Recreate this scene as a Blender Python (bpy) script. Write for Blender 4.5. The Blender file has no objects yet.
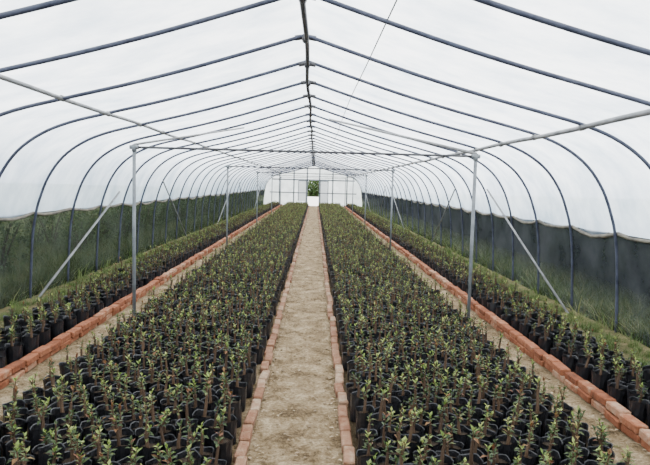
import bpy, math, random
from mathutils import Vector, Matrix, noise
random.seed(7)
scene = bpy.context.scene
COL = scene.collection
CX = -0.125          # tunnel axis
H0, HS = 4.57, 1.27  # first hoop, hoop spacing
Y0, Y1 = H0 - 6*HS, H0 + 33*HS

# ------------------------------------------------------------ materials
def new_mat(name):
    m = bpy.data.materials.new(name); m.use_nodes = True
    nt = m.node_tree; nt.nodes.clear()
    out = nt.nodes.new('ShaderNodeOutputMaterial')
    return m, nt, out
def N(nt, t, **kw):
    n = nt.nodes.new(t)
    for k, v in kw.items():
        if k.startswith('_'): setattr(n, k[1:], v)
        else: n.inputs[k.replace('__', ' ')].default_value = v
    return n
def ramp(nt, fac, stops):
    r = nt.nodes.new('ShaderNodeValToRGB')
    els = r.color_ramp.elements
    while len(els) < len(stops): els.new(0.5)
    for e, (p, c) in zip(els, stops):
        e.position = p; e.color = (*c, 1)
    nt.links.new(fac, r.inputs['Fac'])
    return r.outputs['Color']
def noise_fac(nt, scale, detail=4, coord='pos', rough=0.6, sc=None):
    g = nt.nodes.new('ShaderNodeNewGeometry')
    src = g.outputs['Position']
    if sc:
        mp = nt.nodes.new('ShaderNodeMapping'); mp.inputs['Scale'].default_value = sc
        nt.links.new(src, mp.inputs['Vector']); src = mp.outputs['Vector']
    n = N(nt, 'ShaderNodeTexNoise', Scale=scale, Detail=detail, Roughness=rough)
    nt.links.new(src, n.inputs['Vector'])
    return n.outputs['Fac']
def pbr(name, stops, scale=10, rough=0.7, metal=0.0, bump=0.0, bscale=None, sc=None, rnd=None, spec=None, trans=0):
    m, nt, out = new_mat(name)
    if rnd == 'island':
        g = nt.nodes.new('ShaderNodeNewGeometry'); fac0 = g.outputs['Random Per Island']
        nf = noise_fac(nt, scale)
        mx = N(nt, 'ShaderNodeMath', _operation='MULTIPLY_ADD'); mx.inputs[1].default_value = 0.55
        nt.links.new(fac0, mx.inputs[0])
        m2 = N(nt, 'ShaderNodeMath', _operation='MULTIPLY_ADD'); m2.inputs[1].default_value = 1.0; m2.inputs[2].default_value = -.27
        nt.links.new(nf, m2.inputs[0]); nt.links.new(m2.outputs[0], mx.inputs[2])
        fac = mx.outputs[0]
    elif rnd == 'object':
        g = nt.nodes.new('ShaderNodeNewGeometry'); o = nt.nodes.new('ShaderNodeObjectInfo')
        a = N(nt, 'ShaderNodeMath', _operation='ADD')
        nt.links.new(g.outputs['Random Per Island'], a.inputs[0]); nt.links.new(o.outputs['Random'], a.inputs[1])
        b = N(nt, 'ShaderNodeMath', _operation='MULTIPLY'); b.inputs[1].default_value = 0.5
        nt.links.new(a.outputs[0], b.inputs[0]); fac = b.outputs[0]
    else:
        fac = noise_fac(nt, scale, sc=sc)
    col = ramp(nt, fac, stops)
    p = nt.nodes.new('ShaderNodeBsdfPrincipled')
    p.inputs['Roughness'].default_value = rough; p.inputs['Metallic'].default_value = metal
    if spec is not None: p.inputs['Specular IOR Level'].default_value = spec
    nt.links.new(col, p.inputs['Base Color'])
    if bump:
        b = N(nt, 'ShaderNodeBump', Strength=bump, Distance=0.02)
        nt.links.new(noise_fac(nt, bscale or scale*3, 6), b.inputs['Height'])
        nt.links.new(b.outputs['Normal'], p.inputs['Normal'])
    if trans:
        t = nt.nodes.new('ShaderNodeBsdfTranslucent'); nt.links.new(col, t.inputs['Color'])
        mx = N(nt, 'ShaderNodeMixShader'); mx.inputs[0].default_value = trans
        nt.links.new(p.outputs[0], mx.inputs[1]); nt.links.new(t.outputs[0], mx.inputs[2])
        nt.links.new(mx.outputs[0], out.inputs[0])
    else:
        nt.links.new(p.outputs[0], out.inputs[0])
    return m

M_hoop = pbr('galvanised_hoop', [(0.3, (0.026, 0.030, 0.050)), (0.7, (0.065, 0.073, 0.105))], 8, 0.55, 0.1, spec=0.3)
M_ridge = pbr('galvanised_ridge', [(0.3, (0.03, 0.03, 0.036)), (0.7, (0.07, 0.068, 0.07))], 8, 0.55, 0.1, spec=0.3)
M_pipe = pbr('galvanised_pipe', [(0.3, (0.10, 0.10, 0.102)), (0.7, (0.24, 0.24, 0.24))], 6, 0.5, 0.1)
M_post = pbr('grey_post', [(0.3, (0.09, 0.10, 0.11)), (0.7, (0.18, 0.195, 0.205))], 6, 0.5, 0.1)
M_brick = pbr('brick', [(0.05, (0.075, 0.028, 0.014)), (0.35, (0.175, 0.058, 0.027)), (0.6, (0.24, 0.092, 0.046)), (0.85, (0.31, 0.20, 0.13))],
              16, 0.9, 0, 0.7, 60, rnd='island', spec=0.15)
M_brick_d = pbr('dusty_brick', [(0.05, (0.090, 0.040, 0.023)), (0.35, (0.165, 0.076, 0.043)), (0.6, (0.22, 0.125, 0.076)), (0.85, (0.29, 0.215, 0.145))],
              16, 0.9, 0, 0.7, 60, rnd='island', spec=0.15)
M_pot = pbr('black_grow_bag', [(0.2, (0.003, 0.003, 0.004)), (0.8, (0.010, 0.010, 0.012))], 30, 0.38, 0, 0.25, 60, spec=0.45)
M_soil = pbr('potting_soil', [(0.3, (0.012, 0.009, 0.007)), (0.7, (0.045, 0.033, 0.023))], 60, 0.95, 0, 0.6, 120, spec=0.1)
M_stem = pbr('seedling_stem', [(0.0, (0.040, 0.024, 0.015)), (1.0, (0.11, 0.066, 0.038))], 30, 0.7, rnd='object', spec=0.2)
M_leafd = pbr('leaf_dark', [(0.1, (0.020, 0.036, 0.010)), (0.5, (0.042, 0.066, 0.018)), (0.9, (0.10, 0.11, 0.034))], 8, 0.55, rnd='object', trans=0.22, spec=0.22)
M_leafl = pbr('leaf_light', [(0.1, (0.11, 0.17, 0.035)), (0.5, (0.20, 0.255, 0.065)), (0.9, (0.34, 0.345, 0.115))], 8, 0.55, rnd='object', trans=0.3, spec=0.22)
M_leafr = pbr('leaf_red', [(0.1, (0.10, 0.035, 0.018)), (0.5, (0.145, 0.068, 0.026)), (0.9, (0.17, 0.12, 0.042))], 8, 0.55, rnd='object', trans=0.25, spec=0.22)
M_grass = pbr('grass', [(0.1, (0.045, 0.08, 0.02)), (0.5, (0.095, 0.145, 0.042)), (0.9, (0.20, 0.20, 0.085))], 5, 0.7, rnd='object', trans=0.3, spec=0.2)
M_bush = pbr('bush_leaf', [(0.1, (0.03, 0.065, 0.016)), (0.5, (0.08, 0.14, 0.04)), (0.9, (0.18, 0.24, 0.075))], 5, 0.6, rnd='object', trans=0.3, spec=0.2)
M_straw = pbr('straw', [(0.1, (0.16, 0.10, 0.055)), (0.9, (0.42, 0.33, 0.21))], 5, 0.9, rnd='object')
M_clod = pbr('soil_clod', [(0.1, (0.10, 0.07, 0.042)), (0.9, (0.26, 0.195, 0.125))], 5, 0.95, rnd='object', spec=0.1)
M_hem = pbr('plastic_hem', [(0.3, (0.06, 0.055, 0.045)), (0.7, (0.19, 0.165, 0.12))], 6, 0.7)
M_white = pbr('white_sack_cloth', [(0.3, (0.62, 0.62, 0.60)), (0.7, (0.8, 0.8, 0.78))], 20, 0.8, 0, 0.3, 60)
M_conc = pbr('pale_concrete', [(0.3, (0.6, 0.58, 0.54)), (0.7, (0.75, 0.73, 0.69))], 3, 0.9)
M_outer = pbr('outside_ground', [(0.3, (0.05, 0.085, 0.02)), (0.5, (0.10, 0.14, 0.04)), (0.75, (0.18, 0.16, 0.08))], 1.5, 0.95)
M_wire = pbr('wire', [(0.3, (0.12, 0.12, 0.12)), (0.7, (0.2, 0.2, 0.2))], 6, 0.6)

def floor_mat():
    m, nt, out = new_mat('sandy_soil_floor')
    g = nt.nodes.new('ShaderNodeNewGeometry'); s = nt.nodes.new('ShaderNodeSeparateXYZ')
    nt.links.new(g.outputs['Position'], s.inputs[0])
    nbig = noise_fac(nt, 4.5, 6, rough=.68); nfine = noise_fac(nt, 38, 8, rough=0.8)
    mixn = N(nt, 'ShaderNodeMath', _operation='MULTIPLY_ADD'); mixn.inputs[1].default_value = 0.5
    h = N(nt, 'ShaderNodeMath', _operation='MULTIPLY'); h.inputs[1].default_value = 0.5
    nt.links.new(nfine, h.inputs[0]); nt.links.new(nbig, mixn.inputs[0]); nt.links.new(h.outputs[0], mixn.inputs[2])
    sand = ramp(nt, mixn.outputs[0], [(0.41, (0.064, 0.041, 0.019)), (0.475, (0.165, 0.114, 0.060)), (0.53, (0.24, 0.175, 0.10)), (0.60, (0.38, 0.30, 0.19))])
    soil = ramp(nt, mixn.outputs[0], [(0.38, (0.035, 0.025, 0.014)), (0.62, (0.11, 0.08, 0.045))])
    verge = ramp(nt, mixn.outputs[0], [(0.38, (0.05, 0.055, 0.02)), (0.5, (0.11, 0.10, 0.045)), (0.62, (0.22, 0.165, 0.095))])
    a = N(nt, 'ShaderNodeMath', _operation='SUBTRACT'); a.inputs[1].default_value = CX
    nt.links.new(s.outputs['X'], a.inputs[0])
    ab = N(nt, 'ShaderNodeMath', _operation='ABSOLUTE'); nt.links.new(a.outputs[0], ab.inputs[0])
    wob = N(nt, 'ShaderNodeMath', _operation='MULTIPLY_ADD'); wob.inputs[1].default_value = 0.25
    nt.links.new(nbig, wob.inputs[0]); nt.links.new(ab.outputs[0], wob.inputs[2])
    def step(e0, e1):
        r = nt.nodes.new('ShaderNodeMapRange'); r.interpolation_type = 'SMOOTHSTEP'
        r.inputs['From Min'].default_value = e0; r.inputs['From Max'].default_value = e1
        nt.links.new(wob.outputs[0], r.inputs['Value']); return r.outputs['Result']
    def mix(f, A, B):
        x = nt.nodes.new('ShaderNodeMix'); x.data_type = 'RGBA'
        nt.links.new(f, x.inputs[0]); nt.links.new(A, x.inputs[6]); nt.links.new(B, x.inputs[7]); return x.outputs[2]
    c = mix(step(0.48, 0.56), sand, soil)
    c = mix(step(1.98, 2.08), c, sand)
    c = mix(step(2.42, 2.55), c, soil)
    c = mix(step(2.95, 3.2), c, verge)
    p = nt.nodes.new('ShaderNodeBsdfPrincipled'); p.inputs['Roughness'].default_value = 0.95
    p.inputs['Specular IOR Level'].default_value = 0.1
    nt.links.new(c, p.inputs['Base Color'])
    b = N(nt, 'ShaderNodeBump', Strength=1.0, Distance=0.06)
    nt.links.new(mixn.outputs[0], b.inputs['Height']); nt.links.new(b.outputs[0], p.inputs['Normal'])
    nt.links.new(p.outputs[0], out.inputs[0])
    return m
M_floor = floor_mat()

def sheet_mat(name, col, col2, transp, transl, scale, sc=None, lower=None, r0=.35, r1=.65, low_tint=None):
    m, nt, out = new_mat(name)
    f = noise_fac(nt, scale, 5, sc=sc)
    c = ramp(nt, f, [(r0, col), (r1, col2)])
    if low_tint:   # sheet colour turns greyer and bluer towards the bottom
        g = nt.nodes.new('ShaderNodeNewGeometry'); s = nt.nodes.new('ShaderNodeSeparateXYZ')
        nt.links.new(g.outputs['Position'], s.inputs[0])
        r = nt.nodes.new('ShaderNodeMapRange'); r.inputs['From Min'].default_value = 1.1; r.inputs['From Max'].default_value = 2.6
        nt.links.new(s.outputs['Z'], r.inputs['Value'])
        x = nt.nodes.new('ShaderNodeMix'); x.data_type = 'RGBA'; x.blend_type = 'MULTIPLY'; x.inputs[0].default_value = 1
        dc = ramp(nt, r.outputs[0], [(0.0, low_tint), (1.0, (1, 1, 1))])
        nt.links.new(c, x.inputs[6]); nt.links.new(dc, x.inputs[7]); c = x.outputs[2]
    d = nt.nodes.new('ShaderNodeBsdfDiffuse'); t = nt.nodes.new('ShaderNodeBsdfTranslucent'); tr = nt.nodes.new('ShaderNodeBsdfTransparent')
    nt.links.new(c, d.inputs['Color']); nt.links.new(c, t.inputs['Color'])
    m1 = N(nt, 'ShaderNodeMixShader'); m1.inputs[0].default_value = transl
    nt.links.new(d.outputs[0], m1.inputs[1]); nt.links.new(t.outputs[0], m1.inputs[2])
    m2 = N(nt, 'ShaderNodeMixShader'); m2.inputs[0].default_value = transp
    if lower:
        g = nt.nodes.new('ShaderNodeNewGeometry'); s = nt.nodes.new('ShaderNodeSeparateXYZ')
        nt.links.new(g.outputs['Position'], s.inputs[0])
        r = nt.nodes.new('ShaderNodeMapRange')
        r.inputs['From Min'].default_value = lower[0]; r.inputs['From Max'].default_value = lower[1]
        r.inputs['To Min'].default_value = lower[2]; r.inputs['To Max'].default_value = transp
        nt.links.new(s.outputs['Z'], r.inputs['Value']); nt.links.new(r.outputs[0], m2.inputs[0])
    nt.links.new(m1.outputs[0], m2.inputs[1]); nt.links.new(tr.outputs[0], m2.inputs[2])
    nt.links.new(m2.outputs[0], out.inputs[0])
    return m
M_film = sheet_mat('milky_greenhouse_film', (0.48, 0.56, 0.65), (0.92, 0.94, 0.96), 0.10, 0.86, 1.8, (1, 1.3, 1), r0=.26, r1=.64, low_tint=(.56, .63, .70))
M_endfilm = sheet_mat('end_wall_film', (0.66, 0.68, 0.70), (0.85, 0.87, 0.89), 0.10, 0.80, 1.8)
M_netL = sheet_mat('shade_net_green', (0.014, 0.017, 0.014), (0.034, 0.040, 0.034), 0.13, 0.35, 2.0, None, (0.1, 0.6, 0.26))
M_netR = sheet_mat('shade_net_dark', (0.012, 0.014, 0.017), (0.032, 0.035, 0.040), 0.05, 0.35, 2.0, None, (0.2, 0.60, 0.34))

# ------------------------------------------------------------ mesh helpers
class MB:
    def __init__(s): s.v = []; s.f = []; s.m = []
    def tube(s, pts, r, sides=8, mi=0, cap=True, radii=None):
        base = len(s.v); n = len(pts); pts = [Vector(p) for p in pts]
        prev = None
        for i, p in enumerate(pts):
            if i == 0: t = pts[1]-p
            elif i == n-1: t = p-pts[i-1]
            else: t = (pts[i+1]-p).normalized()+(p-pts[i-1]).normalized()
            t.normalize()
            if prev is None:
                a = Vector((0, 0, 1)) if abs(t.z) < 0.9 else Vector((1, 0, 0))
            else: a = prev
            u = (a - t*a.dot(t)).normalized(); w = t.cross(u); prev = u
            rr = radii[i] if radii else r
            for k in range(sides):
                an = 2*math.pi*k/sides
                s.v.append(tuple(p + (u*math.cos(an)+w*math.sin(an))*rr))
        for i in range(n-1):
            for k in range(sides):
                a = base+i*sides+k; b = base+i*sides+(k+1) % sides
                s.f.append((a, b, b+sides, a+sides)); s.m.append(mi)
        if cap:
            s.f.append(tuple(base+k for k in range(sides))[::-1]); s.m.append(mi)
            s.f.append(tuple(base+(n-1)*sides+k for k in range(sides))); s.m.append(mi)
    def box(s, c, dim, mi=0, rot=0.0, tilt=0.0):
        base = len(s.v); R = Matrix.Rotation(rot, 3, 'Z') @ Matrix.Rotation(tilt, 3, 'Y')
        for dx in (-.5, .5):
            for dy in (-.5, .5):
                for dz in (-.5, .5):
                    s.v.append(tuple(Vector(c) + R @ Vector((dx*dim[0], dy*dim[1], dz*dim[2]))))
        for q in [(0,1,3,2),(4,6,7,5),(0,4,5,1),(2,3,7,6),(0,2,6,4),(1,5,7,3)]:
            s.f.append(tuple(base+i for i in q)); s.m.append(mi)
    def leaf(s, p, d, up, L, W, mi, droop=0.2):
        p = Vector(p); d = d.normalized(); side = d.cross(up)
        if side.length < 1e-4: side = Vector((1, 0, 0))
        side.normalize(); nrm = side.cross(d).normalized()
        b = len(s.v)
        P = [p, p+d*L*0.5+side*W*0.5+nrm*W*0.18, p+d*L*0.55, p+d*L*0.5-side*W*0.5+nrm*W*0.18, p+d*L - nrm*L*droop]
        s.v += [tuple(x) for x in P]
        s.f += [(b, b+1, b+2), (b, b+2, b+3), (b+1, b+4, b+2), (b+2, b+4, b+3)]
        s.m += [mi]*4
    def grid(s, rows, mi=0, flip=False):
        b = len(s.v); nr = len(rows); nc = len(rows[0])
        for r in rows: s.v += [tuple(x) for x in r]
        for i in range(nr-1):
            for j in range(nc-1):
                q = (b+i*nc+j, b+i*nc+j+1, b+(i+1)*nc+j+1, b+(i+1)*nc+j)
                s.f.append(q); s.m.append(mi)
    def obj(s, name, mats, smooth=False, parent=None, link=True, bevel=0):
        me = bpy.data.meshes.new(name); me.from_pydata(s.v, [], s.f)
        for m in mats: me.materials.append(m)
        me.polygons.foreach_set('material_index', s.m)
        me.polygons.foreach_set('use_smooth', [smooth]*len(s.f))
        me.update()
        o = bpy.data.objects.new(name, me)
        if link: COL.objects.link(o)
        if parent: o.parent = parent
        if bevel:
            b = o.modifiers.new('bevel', 'BEVEL'); b.width = bevel; b.segments = 1; b.limit_method = 'ANGLE'
        return o
def empty(name):
    e = bpy.data.objects.new(name, None); COL.objects.link(e); return e

# ------------------------------------------------------------ roof profile (half)
PR = [(0, 3.11), (0.5, 2.95), (1.1, 2.765), (1.7, 2.60), (2.3, 2.45), (2.75, 2.33), (3.08, 2.19), (3.36, 1.98),
      (3.56, 1.70), (3.68, 1.4), (3.74, 1.17), (3.79, 0.8), (3.83, 0.0)]
def catmull(P, sub=6):
    out = []
    for i in range(len(P)-1):
        p0 = P[max(i-1, 0)]; p1 = P[i]; p2 = P[i+1]; p3 = P[min(i+2, len(P)-1)]
        for k in range(sub):
            t = k/sub
            out.append(tuple(0.5*((2*p1[c])+(-p0[c]+p2[c])*t+(2*p0[c]-5*p1[c]+4*p2[c]-p3[c])*t*t+(-p0[c]+3*p1[c]-3*p2[c]+p3[c])*t**3) for c in (0, 1)))
    out.append(P[-1]); return out
HALF = catmull(PR, 4)
FULL = [(-a, z) for a, z in HALF[::-1]] + HALF[1:]
def roof_z(a):
    a = abs(a)
    for (a0, z0), (a1, z1) in zip(HALF, HALF[1:]):
        if a0 <= a <= a1: return z0+(z1-z0)*(a-a0)/(a1-a0)
    return 0

# ------------------------------------------------------------ frame
frame = empty('greenhouse_hoop_frame')
mb = MB(); ys = [H0+k*HS for k in range(-6, 34)]
ys[5] += .22
for y in ys:
    jy = random.uniform(-.02, .02); jz = random.uniform(-.012, .012)
    pts = [(CX+a, y+jy, z + jz*min(1, z) - (0.0 if z > 0.05 else 0.08)) for a, z in FULL]
    mb.tube(pts, 0.0185, 8)
mb.obj('hoops', [M_hoop], True, frame)
mb = MB()
rp = [(CX + 0.014*math.sin(y*1.3), y, 3.07 + 0.008*math.sin(y*2.1)) for y in [Y0-.05+(Y1-Y0+.1)*i/80 for i in range(81)]]
mb.tube(rp, 0.024, 10)
for y in ys:
    mb.tube([(CX, y-.045, 3.072), (CX, y+.045, 3.072)], 0.034, 10)
    for sgn in (-1, 1):
        mb.tube([(CX, y, 3.095), (CX+sgn*.10, y, roof_z(.10)+.0)], 0.026, 8)
mb.obj('ridge_pipe', [M_ridge], True, frame)
mb = MB()
for a, r in ((-2.3, .021), (2.7, .026)):
    z0 = roof_z(a) - (0.0 if a < 0 else 0.03)
    mb.tube([(CX+a+0.006*math.sin(y), y, z0+0.008*math.sin(y*1.7)) for y in [Y0+(Y1-Y0)*i/60 for i in range(61)]], r, 10)
    for y in ys[::1]:
        mb.tube([(CX+a, y-.03, z0), (CX+a, y+.03, z0)], r+.009, 8)
mb.obj('purlin_pipes', [M_pipe], True, frame)
mb = MB()
for a in (.62,):
    z0 = roof_z(a)+.015
    mb.tube([(CX+a+0.02*math.sin(y*.5), y, z0+0.006*math.sin(y*1.7)) for y in [Y0+(Y1-Y0)*i/60 for i in range(61)]], .006, 5)
mb.obj('film_wires', [M_wire], True, frame)
mb = MB()
for y in (8.1, 23.5, 38.0):
    mb.tube([(CX+3.70, y, -0.05), (CX+3.52, y+3.7, 1.68)], 0.017, 8)
    mb.tube([(CX-3.70, y+.1, -0.05), (CX-3.62, y+3.5, 1.45)], 0.019, 8)
for y in (14.5, 29):
    mb.tube([(CX+3.52, y, 1.68), (CX+3.70, y+3.7, -0.05)], 0.017, 8)
    mb.tube([(CX-3.52, y, 1.68), (CX-3.70, y+3.7, -0.05)], 0.017, 8)
mb.tube([(1.87, 7.03, 2.10), (0.25, 11.8, 2.96)], 0.019, 8)
mb.tube([(-2.10, 7.03, 2.10), (-1.31, 11.0, 2.68)], 0.013, 8)
mb.obj('diagonal_braces', [M_pipe], True, frame)

for i, y in enumerate((7.03, 14.5, 22.0, 29.5, 37.0, -0.45)):
    mb = MB(); xl, xr = -2.10, 1.87
    mb.tube([(xl, y, -.1), (xl, y, 2.09)], .021, 10)
    mb.tube([(xr, y, -.1), (xr, y, 2.09)], .021, 10)
    mb.tube([(xl-.04, y, 2.07), (xr+.04, y, 2.07)], .013, 10, 1)
    for x in (xl, xr):
        mb.tube([(x, y, 2.02), (x, y, 2.10)], .029, 10)
        mb.tube([(x-.05, y, 2.07), (x+.05, y, 2.07)], .024, 10)
    mb.obj('support_frame' if i == 0 else 'support_frame.%03d' % i, [M_post, M_ridge], True)

# ------------------------------------------------------------ film roof, nets
def wrinkle(x, y, z, k=1.0):
    return noise.noise(Vector((x*1.1, y*0.9, z*1.3)))*0.025*k + noise.noise(Vector((x*3.7, y*2.1, z*4)))*0.012*k
film = [(a, z) for a, z in FULL if z >= 1.165]
mb = MB(); rows = []
NS = 8; steps = 39*NS
for i in range(steps+1):
    y = Y0+(Y1-Y0)*i/steps; ph = (i % NS)/NS; sag = math.sin(math.pi*ph)
    row = []
    for j, (a, z) in enumerate(film):
        j0 = max(j-1, 0); j1 = min(j+1, len(film)-1)
        t = Vector((film[j1][0]-film[j0][0], 0, film[j1][1]-film[j0][1])).normalized()
        n = Vector((-t.z, 0, t.x))
        if n.z < 0: n = -n
        off = 0.040 - 0.012*sag + wrinkle(a, y, z)*(sag*0.8+0.1) 
        p = Vector((CX+a, y, z)) + n*off
        if j in (0, len(film)-1): p.z -= 0.08*sag*(0.6+0.9*noise.noise(Vector((y*0.7, a, 0)))) - 0.03
        row.append(p)
    rows.append(row)
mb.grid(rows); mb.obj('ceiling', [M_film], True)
hemL = [r[0] + Vector((0.005, 0, -.01)) for r in rows[::2]]; hemR = [r[-1] + Vector((-0.005, 0, -.01)) for r in rows[::2]]
for nm, hem, mat, sg in (('wall_left', hemL, M_netL, -1), ('wall_right', hemR, M_netR, 1)):
    e = empty(nm)
    mb = MB(); mb.tube(hem, 0.028, 7, radii=[0.022+0.018*abs(noise.noise(Vector((p.y*1.3, sg, 0)))) for p in hem]); mb.obj('rolled_film_hem', [M_hem], True, e)
    mb = MB(); rr = []
    for z in [1.21, 1.0, .75, .5, .25, .08, 0.0]:
        a = 3.74+0.09*(1-z/1.24)
        rr.append([Vector((CX+sg*(a+.03+0.025*noise.noise(Vector((y*0.8, z*2, sg)))), y, z-0.01)) for y in [Y0+(Y1-Y0)*i/200 for i in range(201)]])
    mb.grid(rr); mb.obj('shade_net', [mat], True, e)

# ------------------------------------------------------------ end walls (far one with the door)
def strip(mb, a0, a1, zb, YE):
    n = max(2, int((a1-a0)/0.15))
    lo = []; hi = []
    for i in range(n+1):
        a = a0+(a1-a0)*i/n
        lo.append((CX+a, YE, zb)); hi.append((CX+a, YE, max(roof_z(a), zb)))
    mb.grid([lo, hi])
DX = 0.48
YF = Y0-.05
YE = Y1+0.03
wf = empty('wall_front')
mb = MB(); strip(mb, -3.82, 3.82, 0, YF); mb.obj('front_film', [M_endfilm], False, wf)
mb = MB()
for a in (-2.6, -1.2, 1.2, 2.6): mb.box((CX+a, YF+.04, roof_z(a)/2), (.06, .05, roof_z(a)))
mb.box((CX, YF+.04, 2.0), (6.4, .05, .06)); mb.obj('front_frame', [M_hoop], False, wf)
wall = empty('wall_back')
mb = MB()
strip(mb, -3.82, -DX, 0, YE); strip(mb, DX, 3.82, 0, YE); strip(mb, -DX, DX, 2.0, YE)
mb.obj('end_film', [M_endfilm], False, wall)
mb = MB()
for a in (-2.6, -1.5, -DX, DX, 1.5, 2.6):
    mb.box((CX+a, YE-.03, roof_z(a)/2), (.10, .05, roof_z(a)))
mb.box((CX, YE-.03, 2.0), (6.4, .05, .10)); mb.box((CX-1.9, YE-.03, 1.0), (2.9, .05, .08)); mb.box((CX+1.9, YE-.03, 1.0), (2.9, .05, .08))
mb.obj('end_frame', [M_post], False, wall)
mb = MB()
for sx in (-1, 1):
    hx = CX+sx*DX
    for zc in (.05, 1.0, 1.93): mb.box((hx+sx*.35, YE-.25, zc), (.62, .04, .06))
    for xx in (.06, .66): mb.box((hx+sx*xx, YE-.25, .99), (.05, .04, 1.92))
    mb.box((hx+sx*.35, YE-.25, 1.0), (.6, .008, 1.86), 1)
mb.obj('door_1', [M_post, M_white], False)
def sack(name, x, y, z, rz):
    mb = MB(); rows = []
    for i in range(13):
        u = -1+2*i/12; row = []
        e = max(0.0, 1-abs(u)**4)**.5
        for k in range(17):
            an = 2*math.pi*k/16
            row.append(Vector((u*.34, math.cos(an)*.2*(0.55+.45*e), math.sin(an)*.10*max(e, .05)+.10+0.01*noise.noise(Vector((u*4, an, x))))))
        rows.append(row)
    mb.grid(rows); o = mb.obj(name, [M_white], True); o.location = (x, y, z); o.rotation_euler = (0, 0, rz); return o
sack('white_sack', CX+.75, YE-1.2, 0.0, 1.3); sack('white_sack.001', CX-.95, YE-.9, 0.0, .2); sack('white_sack.002', CX-.92, YE-.9, .19, .1)

# ------------------------------------------------------------ ground
mb = MB(); rows = []
NY = 900
prints = [(CX+.0+random.choice((-.1, .1))+random.gauss(0, .05), .8+i*.33+random.uniform(-.1, .1), random.gauss(0, .15)) for i in range(130)]
def tread(x, y):
    h = 0
    k = int((y-.8)/.33)
    for q in range(max(0, k-2), min(len(prints), k+4)):
        px, py, an = prints[q]
        dx, dy = x-px, y-py
        u = dx*math.cos(an)+dy*math.sin(an); v = -dx*math.sin(an)+dy*math.cos(an)
        r = (u/.055)**2+(v/.14)**2
        h += -.018*math.exp(-r**2)+.006*math.exp(-(r-1.8)**2*2)
    return h
for i in range(NY):
    y = Y0-.5+(Y1-Y0+.5)*i/(NY-1)
    row = []
    for j in range(131):
        x = CX-3.85+7.7*j/130
        z = 0.012*noise.noise(Vector((x*2.4, y*1.7, 0)))+0.014*noise.noise(Vector((x*8, y*6, 2)))+0.011*noise.noise(Vector((x*18, y*14, 5)))
        if abs(x-CX) < .4 and 0.5 < y < 40: z += tread(x, y)
        row.append(Vector((x, y, z)))
    rows.append(row)
mb.grid(rows); mb.obj('floor', [M_floor], True)
mb = MB(); mb.grid([[(-90, -30, -.06), (90, -30, -.06)], [(-90, 160, -.06), (90, 160, -.06)]]); mb.obj('ground', [M_outer])
mb = MB(); mb.grid([[(CX-1.4, YE, -.01), (CX+1.4, YE, -.01)], [(CX-1.4, 80, .0), (CX+1.4, 80, .0)]]); mb.obj('concrete_track', [M_conc])

def edging(name, x, w, courses, mat, bh=0.053, L=0.235):
    mb = MB(); y = -1.6; 
    for c in range(courses):
        y = -1.6 + (L/2 if c % 2 else 0)
        while y < Y1-.6:
            l = L*random.uniform(.90, 1.02)
            mb.box((x+random.uniform(-.012, .012), y+l/2, bh*(c+.5)+random.uniform(-.010, .007)-.004), (w*random.uniform(.92, 1.05), l, bh),
                   0, random.gauss(0, .035), random.gauss(0, .035))
            y += l+random.uniform(.012, .030)
    return mb.obj(name, [mat], False, bevel=.008)
edging('brick_edging', -.41, .07, 1, M_brick_d, .06)
edging('brick_edging.001', .25, .07, 1, M_brick_d, .06)
edging('brick_edging.002', -2.50, .09, 2, M_brick, .06)
edging('brick_edging.003', 2.28, .09, 2, M_brick, .06)

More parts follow.
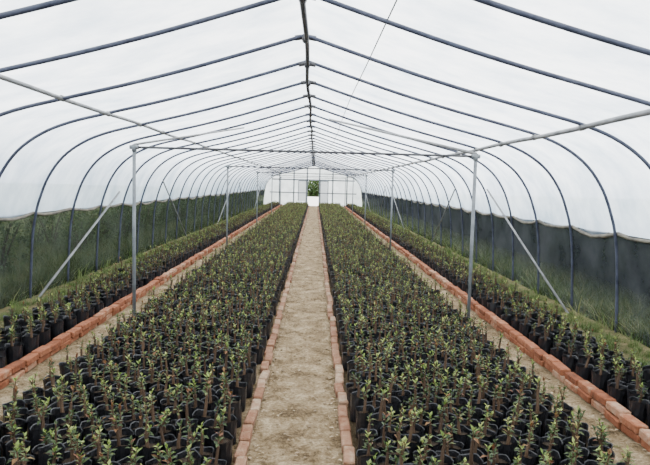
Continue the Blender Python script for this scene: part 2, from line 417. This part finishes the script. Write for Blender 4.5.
# ------------------------------------------------------------ scatter sources
def make_seedling(seed):
    rnd = random.Random(seed); mb = MB(); S = 14
    R = .065; Hh = .175*rnd.uniform(.93, 1.08)
    prof = [(R*.86, 0), (R*.93, Hh*.3), (R*.97, Hh*.6), (R*1.03, Hh*.97), (R*1.06, Hh), (R*1.0, Hh-.004), (R*.95, Hh*.80)]
    b = len(mb.v); ph = rnd.random()*6
    for r, z in prof:
        for k in range(S):
            an = 2*math.pi*k/S
            q = r*(1+.05*math.sin(an*2+ph)+.035*math.sin(an*5+ph*2+z*40))
            mb.v.append((q*math.cos(an), q*math.sin(an), z+(.007*math.sin(an*3+ph) if z > Hh*.9 else 0)))
    for i in range(len(prof)-1):
        for k in range(S):
            mb.f.append((b+i*S+k, b+i*S+(k+1) % S, b+(i+1)*S+(k+1) % S, b+(i+1)*S+k)); mb.m.append(0)
    c = len(mb.v); mb.v.append((0, 0, Hh*.84)); last = b+(len(prof)-1)*S
    for k in range(S): mb.f.append((last+k, last+(k+1) % S, c)); mb.m.append(1)
    UP = Vector((0, 0, 1))
    an = rnd.random()*6.28; p0 = Vector((math.cos(an)*.008, math.sin(an)*.008, Hh*.8))
    hs = rnd.uniform(.08, .145); lean = Vector((rnd.gauss(0, .07), rnd.gauss(0, .07), 1)).normalized()
    top = p0+lean*hs
    mb.tube([p0, p0.lerp(top, .5)+Vector((rnd.gauss(0, .003), rnd.gauss(0, .003), 0)), top], .008, 6, 2, radii=[.0115, .010, .0085])
    for s in range(rnd.choice([1, 2, 2, 3])):
        q0 = p0.lerp(top, rnd.uniform(.45, .95)) if s else p0.lerp(top, .95)
        h = rnd.uniform(.05, .095); an = rnd.random()*6.28
        sp = .15 if s == 0 else .42
        ln = Vector((math.cos(an)*sp, math.sin(an)*sp, 1)).normalized()
        tip = q0+ln*h; 
        mb.tube([q0, tip], .004, 4, 2, radii=[.0045, .0025])
        n = rnd.randint(7, 9); phi = rnd.random()*6
        light = rnd.random() < .42; red = rnd.random() < .25
        for k in range(n):
            t = .1+.9*k/(n-1)
            p = q0.lerp(tip, t)
            phi += 2.4+rnd.gauss(0, .25)
            el = .3+.8*t**2+rnd.gauss(0, .2)
            d = Vector((math.cos(phi)*math.cos(el), math.sin(phi)*math.cos(el), math.sin(el)))
            L = rnd.uniform(.032, .050)*(1.1-.3*t)
            mi = 3
            if t > .65 and light: mi = 4
            elif t > .7 and red: mi = 5
            elif rnd.random() < .07: mi = 5
            mb.leaf(p, d, UP, L, L*.5, mi, rnd.uniform(.0, .3))
    return mb.obj('potted_seedling_%02d' % seed, [M_pot, M_soil, M_stem, M_leafd, M_leafl, M_leafr], False, link=False)
def make_tuft(seed, n, h, w, spread, mat):
    rnd = random.Random(seed); mb = MB()
    for k in range(n):
        an = rnd.random()*6.28; r = spread*rnd.random()**.5
        p = Vector((math.cos(an)*r, math.sin(an)*r, -.01)); hh = h*rnd.uniform(.4, 1)
        d = Vector((rnd.gauss(0, .35), rnd.gauss(0, .35), 1)).normalized()
        s = Vector((-d.y+.1, d.x, 0)).normalized()*w*.5
        b = len(mb.v); m1 = p+d*hh*.55; tp = p+d*hh+Vector((d.x, d.y, -.15))*hh*.4
        mb.v += [tuple(p-s), tuple(p+s), tuple(m1+s*.8), tuple(m1-s*.8), tuple(tp)]
        mb.f += [(b, b+1, b+2, b+3), (b+3, b+2, b+4)]; mb.m += [0, 0]
    return mb.obj('grass_tuft_%02d' % seed, [mat], link=False)
def make_bush(seed, n, R, Hh, L):
    rnd = random.Random(seed); mb = MB()
    for k in range(6):
        an = rnd.random()*6.28
        mb.tube([(0, 0, 0), (math.cos(an)*R*.3, math.sin(an)*R*.3, Hh*.5), (math.cos(an)*R*.6, math.sin(an)*R*.6, Hh*.85)], .015, 5, 1, radii=[.02, .012, .005])
    for k in range(n):
        while True:
            q = Vector((rnd.uniform(-1, 1), rnd.uniform(-1, 1), rnd.uniform(-1, 1)))
            if .45 < q.length < 1: break
        p = Vector((q.x*R, q.y*R, Hh*.5+q.z*Hh*.5))
        d = (q+Vector((rnd.gauss(0, .5), rnd.gauss(0, .5), .2+rnd.gauss(0, .4)))).normalized()
        mb.leaf(p, d, Vector((0, 0, 1)), L*rnd.uniform(.6, 1.2), L*.45, 0, .2)
    return mb.obj('bush_%02d' % seed, [M_bush, M_stem], link=False)
def make_straw(seed):
    rnd = random.Random(seed); mb = MB()
    if seed % 3 == 0: mb.leaf((0, 0, .004), Vector((1, .1, .08)), Vector((0, 0, 1)), .05, .02, 0, .1)
    elif seed % 3 == 1: mb.tube([(0, 0, .004), (.04, .012, .007), (.08, 0, .004)], .0018, 4)
    else:
        import bmesh
        bm = bmesh.new(); bmesh.ops.create_icosphere(bm, subdivisions=1, radius=.014)
        for v in bm.verts: v.co *= rnd.uniform(.7, 1.25); v.co.z *= .7
        bm.verts.ensure_lookup_table(); bm.faces.ensure_lookup_table()
        mb.v = [tuple(v.co) for v in bm.verts]; mb.f = [tuple(v.index for v in f.verts) for f in bm.faces]; mb.m = [1]*len(mb.f); bm.free()
    return mb.obj('straw_%02d' % seed, [M_straw, M_clod], link=False)

def src(name, objs):
    c = bpy.data.collections.new(name)
    for o in objs: c.objects.link(o)
    return c
C_seed = src('potted_seedlings', [make_seedling(i) for i in range(24)])
C_tuft = src('grass_tufts', [make_tuft(i, 45, .22, .008, .10, M_grass) for i in range(5)])
C_bush = src('bushes', [make_bush(i, 420, .55, 1.1, .11) for i in range(4)])
C_straw = src('straw_bits', [make_straw(i) for i in range(6)])

def scatter(name, pts, coll, nvar):
    me = bpy.data.meshes.new(name); me.from_pydata([p[0] for p in pts], [], [])
    a = me.attributes.new('rot', 'FLOAT_VECTOR', 'POINT'); a.data.foreach_set('vector', [c for p in pts for c in p[1]])
    a = me.attributes.new('scl', 'FLOAT_VECTOR', 'POINT'); a.data.foreach_set('vector', [c for p in pts for c in p[2]])
    a = me.attributes.new('idx', 'INT', 'POINT'); a.data.foreach_set('value', [random.randrange(nvar) for p in pts])
    o = bpy.data.objects.new(name, me); COL.objects.link(o)
    ng = bpy.data.node_groups.new(name+'_scatter', 'GeometryNodeTree')
    ng.interface.new_socket('Geometry', in_out='INPUT', socket_type='NodeSocketGeometry')
    ng.interface.new_socket('Geometry', in_out='OUTPUT', socket_type='NodeSocketGeometry')
    gi = ng.nodes.new('NodeGroupInput'); go = ng.nodes.new('NodeGroupOutput')
    iop = ng.nodes.new('GeometryNodeInstanceOnPoints'); ci = ng.nodes.new('GeometryNodeCollectionInfo')
    ci.inputs['Collection'].default_value = coll; ci.inputs['Separate Children'].default_value = True; ci.inputs['Reset Children'].default_value = True
    def na(n, t):
        x = ng.nodes.new('GeometryNodeInputNamedAttribute'); x.data_type = t; x.inputs['Name'].default_value = n
        return [s for s in x.outputs if s.enabled and s.name == 'Attribute'][0]
    ng.links.new(gi.outputs[0], iop.inputs['Points']); ng.links.new(ci.outputs[0], iop.inputs['Instance'])
    iop.inputs['Pick Instance'].default_value = True
    ng.links.new(na('idx', 'INT'), iop.inputs['Instance Index'])
    ng.links.new(na('rot', 'FLOAT_VECTOR'), iop.inputs['Rotation'])
    ng.links.new(na('scl', 'FLOAT_VECTOR'), iop.inputs['Scale'])
    ng.links.new(iop.outputs[0], go.inputs[0])
    m = o.modifiers.new('scatter', 'NODES'); m.node_group = ng
    return o

def bed(name, x0, x1, n):
    pts = []; sx = (x1-x0)/(n-1); sy = .148; y = -1.4; r = 0
    while y < 45.2:
        for k in range(n):
            x = x0+sx*k+(sx*.25 if r % 2 else -sx*.25)
            s = random.uniform(.92, 1.08)
            hz = s*random.uniform(.85, 1.15)*(1+.12*noise.noise(Vector((x*1.5, y*.6, 3))))
            pts.append(((x+random.gauss(0, .009), y+random.gauss(0, .009), 0.004),
                        (random.gauss(0, .035), random.gauss(0, .035), random.random()*6.28), (s, s, hz)))
        y += sy; r += 1
    return scatter(name, pts, C_seed, 24)
bed('seedling_bed', -1.93, -.56, 10)
bed('seedling_bed.001', .40, 1.73, 10)
bed('seedling_bed.002', -3.12, -2.66, 4)
bed('seedling_bed.003', 2.44, 2.88, 4)

pts = []
for i in range(1800):
    sg = random.choice((-1, 1)); a = random.uniform(3.25, 3.7); y = random.uniform(-1, 46)
    s = random.uniform(.3, .8); pts.append(((CX+sg*a, y, 0), (0, 0, random.random()*6.28), (s, s, s)))
for i in range(200):
    sg = random.choice((-1, 1)); x = CX+sg*random.uniform(2.06, 2.2); y = random.uniform(-1, 46)
    s = random.uniform(.15, .3); pts.append(((x, y, 0), (0, 0, random.random()*6.28), (s, s, s)))
scatter('grass_verge', pts, C_tuft, 5)
pts = []
for i in range(9000):
    sg = random.choice((-1, 1)); a = 3.98+3.5*random.random()**1.3; y = random.uniform(-2, 50)
    s = random.uniform(.8, 2.0); pts.append(((CX+sg*a, y, -.05), (0, 0, random.random()*6.28), (s*1.2, s*1.2, s)))
scatter('outside_grass', pts, C_tuft, 5)
pts = []
for i in range(260):
    s = random.uniform(.6, 1.15); pts.append(((CX-random.uniform(4.9, 7.5), random.uniform(-2, 52), -.1), (0, 0, random.random()*6.28), (s, s, s)))
for i in range(230):
    s = random.uniform(.7, 1.25); pts.append(((CX+random.uniform(5.6, 8), random.uniform(-2, 52), -.1), (0, 0, random.random()*6.28), (s, s, s)))
scatter('bush_row', pts, C_bush, 4)
pts = []
for i in range(90):
    s = random.uniform(2.0, 4.2); pts.append(((random.uniform(-14, 14), random.uniform(82, 90), -.3), (0, 0, random.random()*6.28), (s, s, s)))
scatter('tree_line', pts, C_bush, 4)
pts = []
for i in range(8000):
    q = random.random()
    if q < .55:
        x = random.uniform(-.37, .21)
        if random.random() < .5: x = random.choice((-.36, .20))+random.gauss(0, .03)
    else: x = random.uniform(-2.43, -2.02) if q < .77 else random.uniform(1.82, 2.22)
    s = random.uniform(.25, 1.0); pts.append(((x, -1+41*random.random()**1.5, .008), (0, 0, random.random()*6.28), (s, s, s)))
scatter('straw_litter', pts, C_straw, 6)

# ------------------------------------------------------------ light
w = bpy.data.worlds.new('overcast_sky'); scene.world = w; w.use_nodes = True
nt = w.node_tree; bg = nt.nodes['Background']
tc = nt.nodes.new('ShaderNodeTexCoord'); sp = nt.nodes.new('ShaderNodeSeparateXYZ'); nt.links.new(tc.outputs['Generated'], sp.inputs[0])
c = ramp(nt, sp.outputs['Z'], [(0.0, (0.86, 0.93, 1.0)), (0.6, (0.95, 0.98, 1.0))]); nt.links.new(c, bg.inputs['Color'])
bg.inputs['Strength'].default_value = 4.6
sun = bpy.data.lights.new('sun', 'SUN'); sun.energy = 9.0; sun.angle = math.radians(15); sun.color = (1, .96, .90)
so = bpy.data.objects.new('sun', sun); COL.objects.link(so); so.rotation_euler = (math.radians(-18), math.radians(28), 0)

# ------------------------------------------------------------ camera
F = 600.0; th = math.radians(1.5); vx, vy = -10.0, 48.5
d = Vector((vx, vy, -F)).normalized()
s_, c_ = math.sin(th), math.cos(th)
u = Vector((s_, c_, (vx*s_+vy*c_)/F)).normalized()
u = (u - d*u.dot(d)).normalized()
r = d.cross(u).normalized()
M = Matrix((r, d, u)).to_4x4()
cam = bpy.data.cameras.new('camera'); cam.sensor_width = 36; cam.lens = F/650*36; cam.clip_start = .05; cam.clip_end = 400
co = bpy.data.objects.new('camera', cam); COL.objects.link(co)
co.matrix_world = Matrix.Translation((0, 0, 1.7)) @ M
scene.camera = co
